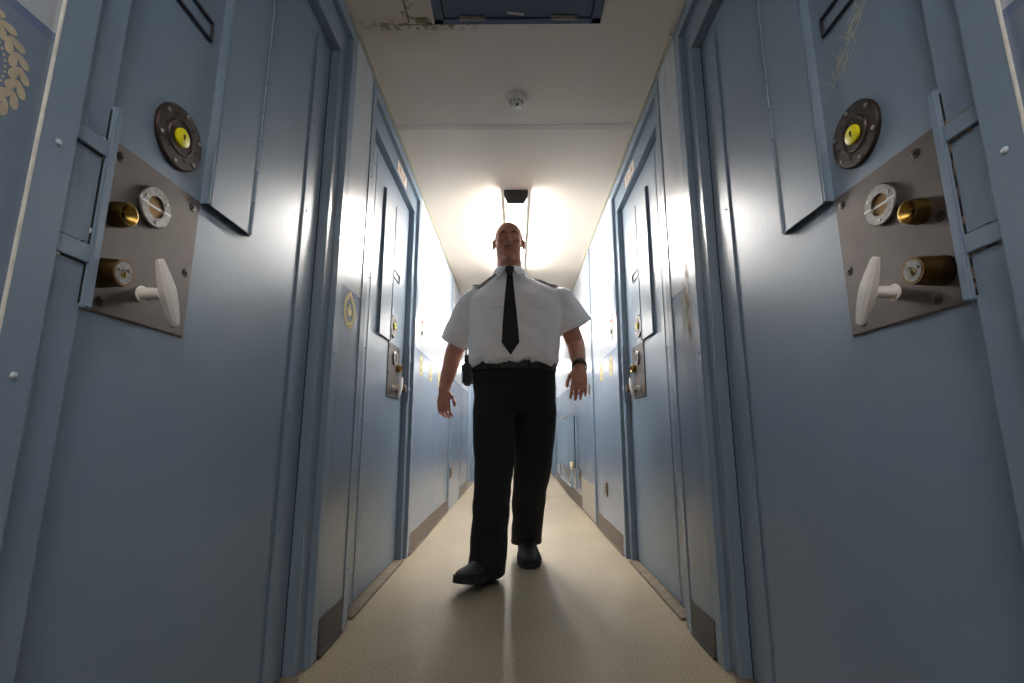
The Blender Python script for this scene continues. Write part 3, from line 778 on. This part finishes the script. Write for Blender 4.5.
# collar: two turned down points
for sx in (-1, 1):
    b = bmesh.new(); top, bot = [], []
    for k in range(11):
        t = k/10; ang = R(-90)+sx*R(8+160*t)
        cx, cy, rad = -.036, 2.675, .081
        top.append(V((cx+math.cos(ang)*rad, cy+math.sin(ang)*rad*1.02, 1.612+.014*t)))
        drop = .088 if k == 1 else (.040 if k == 0 else max(.044, .078-.010*k))
        rr_ = rad+.020+(.020 if k == 1 else 0)
        ang2 = ang+sx*R(10 if k < 2 else 0)
        bot.append(V((cx+math.cos(ang2)*rr_, cy+math.sin(ang2)*rr_*1.05-.004, 1.612+.014*t-drop)))
    G = [[b.verts.new(p) for p in rw] for rw in (top, bot)]
    cen = V((-.036, 2.675, 0))
    H = [[b.verts.new(p+(V((cen.x-p.x, cen.y-p.y, 0)).normalized()*.004)) for p in rw] for rw in (top, bot)]
    for j in range(10):
        b.faces.new((G[0][j],G[0][j+1],G[1][j+1],G[1][j])); b.faces.new((H[0][j],H[1][j],H[1][j+1],H[0][j+1]))
        b.faces.new((G[0][j],H[0][j],H[0][j+1],G[0][j+1])); b.faces.new((G[1][j],G[1][j+1],H[1][j+1],H[1][j]))
    b.faces.new((G[0][0],G[1][0],H[1][0],H[0][0])); b.faces.new((G[0][10],H[0][10],H[1][10],G[1][10]))
    obj('collar', b, mat('collar_cotton', (234,230,228), .8) if sx < 0 else bpy.data.materials['collar_cotton'], shirt, True)
# epaulettes
for sx in (-1, 1):
    b = bmesh.new(); rings = []
    for t in (0, .25, .5, .75, 1.):
        x = sx*(.105+.135*t)-.004; z = 1.532-.050*t-.028*t*t
        h = bvh.ray_cast(V((x, 2.665, 1.8)), V((0,0,-1))); z = h[0].z+.003 if h[0] else z
        rings.append([V((x,2.638,z)),V((x,2.692,z)),V((x,2.692,z+.005)),V((x,2.638,z+.005))])
    loft(b, rings); ep = obj('epaulette', b, SHIRT, shirt)
    b = bmesh.new(); rings = []
    for t in (.25, .4, .7, .97):
        x = sx*(.105+.135*t)-.004
        h = bvh.ray_cast(V((x, 2.665, 1.8)), V((0,0,-1))); z = h[0].z+.006 if h[0] else 1.5
        rings.append([V((x,2.634,z)),V((x,2.696,z)),V((x,2.696,z+.004)),V((x,2.634,z+.004))])
    loft(b, rings); obj('rank_slide', b, TIE, ep)
# tie
b = bmesh.new()
tie = patch('tie', [(-.050,-.016,1.548),(-.052,-.014,1.52),(-.060,-.004,1.40),(-.068,.008,1.28),(-.074,.018,1.150),(-.030,-.024,1.088)], TIE, P, nu=8, nv=30, off=.010, th=.005)
b.free(); b = bmesh.new()
rings = []
for z, hw_, y, ht in ((1.606,.022,2.594,.010),(1.596,.026,2.586,.014),(1.562,.018,2.574,.013),(1.543,.014,2.568,.009)):
    rings.append([V((-.034+math.cos(2*PI*j/14)*hw_, y+math.sin(2*PI*j/14)*ht, z)) for j in range(14)])
loft(b, rings); obj('tie_knot', b, TIE, tie, True)

# trousers
b = bmesh.new()
loft(b, [ringz(z,cx,cy,rx,ry) for z,cx,cy,rx,ry in ((1.078,-.010,2.67,.205,.135),(1.06,-.010,2.67,.224,.148),(1.00,-.010,2.67,.228,.150),(.93,-.008,2.67,.228,.150),(.87,-.005,2.665,.222,.142),(.82,-.005,2.66,.200,.120),(.78,-.005,2.66,.15,.09))])
def leg(pts):
    rings = []
    for z, cx, cy, rx, ry in pts: rings.append(ringz(z, cx, cy, rx, ry, 22, 2.15))
    loft(b, rings)
leg(((.92,-.118,2.65,.105,.125),(.80,-.118,2.62,.114,.120),(.68,-.114,2.585,.112,.112),(.55,-.112,2.545,.102,.100),(.48,-.114,2.525,.096,.094),(.38,-.120,2.500,.092,.090),(.25,-.127,2.475,.088,.092),(.12,-.132,2.452,.087,.100),(.040,-.134,2.430,.088,.112),(.032,-.134,2.430,.080,.104)))
leg(((.92,.106,2.67,.108,.125),(.80,.104,2.68,.118,.120),(.68,.100,2.69,.114,.110),(.55,.090,2.70,.104,.098),(.48,.086,2.715,.100,.094),(.38,.076,2.76,.094,.090),(.25,.066,2.82,.088,.088),(.14,.060,2.865,.086,.090),(.085,.058,2.885,.086,.092),(.078,.058,2.885,.078,.084)))
tr = fuse('trousers', b, TROU, P, .006, 5)
bm_ = bmesh.new(); bm_.from_mesh(tr.data)
for v in bm_.verts:
    co = v.co; k = .009*max(0, min(1, (.9-co.z)/.6))
    v.co += v.normal*(noise.noise(V((co.x*8, co.y*8, co.z*13)))*k)
bm_.to_mesh(tr.data); bm_.free()
# belt
b = bmesh.new()
loft(b, [ringz(z,-.010,2.67,rx,ry,40) for z,rx,ry in ((1.020,.2275,.150),(1.020,.234,.157),(1.062,.232,.156),(1.062,.2255,.149))], False); belt = obj('belt', b, LEATH, P, True)
b = bmesh.new(); box(b, -.045,.012,2.505,2.514,1.018,1.064,.002); obj('buckle', b, LEATH, belt)
for x in (-.15,-.09,.07,.13):
    b = bmesh.new(); yy = 2.67-.158*(1-min(.98,abs((x+.01)/.234))**2.4)**(1/2.4); box(b, x-.006,x+.006,yy-.004,yy+.006,1.012,1.07,.001); obj('belt_loop', b, TROU, belt)
# pouch and key chain on his right hip
b = bmesh.new(); box(b, -.292,-.240,2.62,2.72,.945,1.055,.010); pu = obj('belt_pouch', b, LEATH, belt, True)
b = bmesh.new(); box(b, -.296,-.238,2.615,2.725,1.010,1.060,.008); obj('pouch_flap', b, LEATH, pu, True)
b = bmesh.new(); box(b, -.282,-.252,2.625,2.70,1.055,1.110,.006); tube(b, [V((-.276,2.65,1.11)),V((-.276,2.65,1.15))],[.004,.003],8); obj('radio', b, LEATH, belt, True)
b = bmesh.new()
for k in range(7):
    c = V((-.246+.002*k,2.600-.002*k,1.050-.016*k)); t = bmesh.new()
    for q in range(12):
        a0 = 2*PI*q/12; a1 = 2*PI*(q+1)/12
        tube(t, [c+V((math.cos(a0)*.005*(k%2), math.cos(a0)*.005*((k+1)%2), math.sin(a0)*.010)), c+V((math.cos(a1)*.005*(k%2), math.cos(a1)*.005*((k+1)%2), math.sin(a1)*.010))], [.0014,.0014], 5)
    merge(b, t)
obj('key_chain', b, CHROME, belt, True)
# watch
d = (wr_r-el_r).normalized(); a_, bb = frame_of(d)
b = bmesh.new(); c = wr_r-d*.004
loft(b, [[c+d*o+(a_*math.cos(2*PI*j/26)+bb*math.sin(2*PI*j/26))*rr_ for j in range(26)] for o, rr_ in ((-.014,.036),(-.014,.042),(.010,.040),(.010,.034))], False)
wa = obj('watch', b, LEATH, P, True)
n_ = V((0,-.55,.83)); n_ = (n_-d*n_.dot(d)).normalized()
b = bmesh.new(); lathe(b, c+n_*.038-d*.002, n_, [(0,.019),(.010,.019),(.012,.016)], 24); obj('watch_case', b, SCREW, wa, True)

# shoes
def shoe(heel, toe_dir, pitch, name='shoe', L_=.31):
    M = Matrix.Translation(heel) @ Matrix.Rotation(toe_dir, 4, 'Z') @ Matrix.Rotation(pitch, 4, 'X') @ Matrix.Diagonal((1.28, 1, 1.15, 1))   # built pointing to -y
    b = bmesh.new(); rings = []
    for t, hw_, zt in ((0,.024,.075),(.03,.034,.098),(.12,.038,.112),(.28,.037,.115),(.42,.039,.088),(.58,.045,.066),(.75,.048,.056),(.9,.040,.048),(.97,.028,.038),(1.,.012,.030)):
        y = -t*L_; ring = []
        for j in range(16):
            a = 2*PI*j/16; x = math.cos(a)*hw_; z = .028+(zt-.028)*max(0, math.sin(a)) - .010*max(0, -math.sin(a))
            ring.append(M @ V((x, y, z)))
        rings.append(ring)
    loft(b, rings); up = obj(name, b, LEATH, P, True)
    md = up.modifiers.new('s', 'SUBSURF'); md.levels = 1; md.render_levels = 2
    b = bmesh.new(); out = []
    for t, hw_ in ((-.01,.020),(.02,.036),(.12,.041),(.3,.039),(.42,.040),(.6,.048),(.78,.051),(.92,.042),(1.0,.026),(1.02,.010)): out.append((t, hw_))
    pts = [(-h, t) for t, h in out]+[(h, t) for t, h in out[::-1]]
    loft(b, [[M @ V((x, -t*L_, z)) for x, t in pts] for z in (0, .026)]); obj('sole', b, mat('rubber_sole', (26,25,24), .7) if 'rubber_sole' not in bpy.data.materials else bpy.data.materials['rubber_sole'], up)
shoe(V((-.122,2.505,.006)), R(-22), R(-9))
shoe(V((.060,2.960,.054)), R(2), R(9))

# ------------------------------------------------------------------ camera, render look
f_px = 485.
pitch = math.atan(92.5/f_px); yaw = math.atan(4*math.cos(pitch)/f_px)
cam = bpy.data.cameras.new('camera'); co = bpy.data.objects.new('camera', cam); C.objects.link(co)
cam.sensor_width = 36; cam.lens = f_px/1024*36; cam.clip_start = .02
co.location = (0, 0, .682); co.rotation_euler = (PI/2+pitch, 0, yaw)
bpy.context.scene.camera = co
w = bpy.data.worlds.new('world'); bpy.context.scene.world = w; w.use_nodes = True
w.node_tree.nodes['Background'].inputs['Color'].default_value = (.02,.02,.022,1)
sc = bpy.context.scene
sc.view_settings.view_transform = 'Standard'; sc.view_settings.look = 'None'
sc.view_settings.gamma = 1; sc.view_settings.use_curve_mapping = False
sc.view_settings.exposure = 1.85
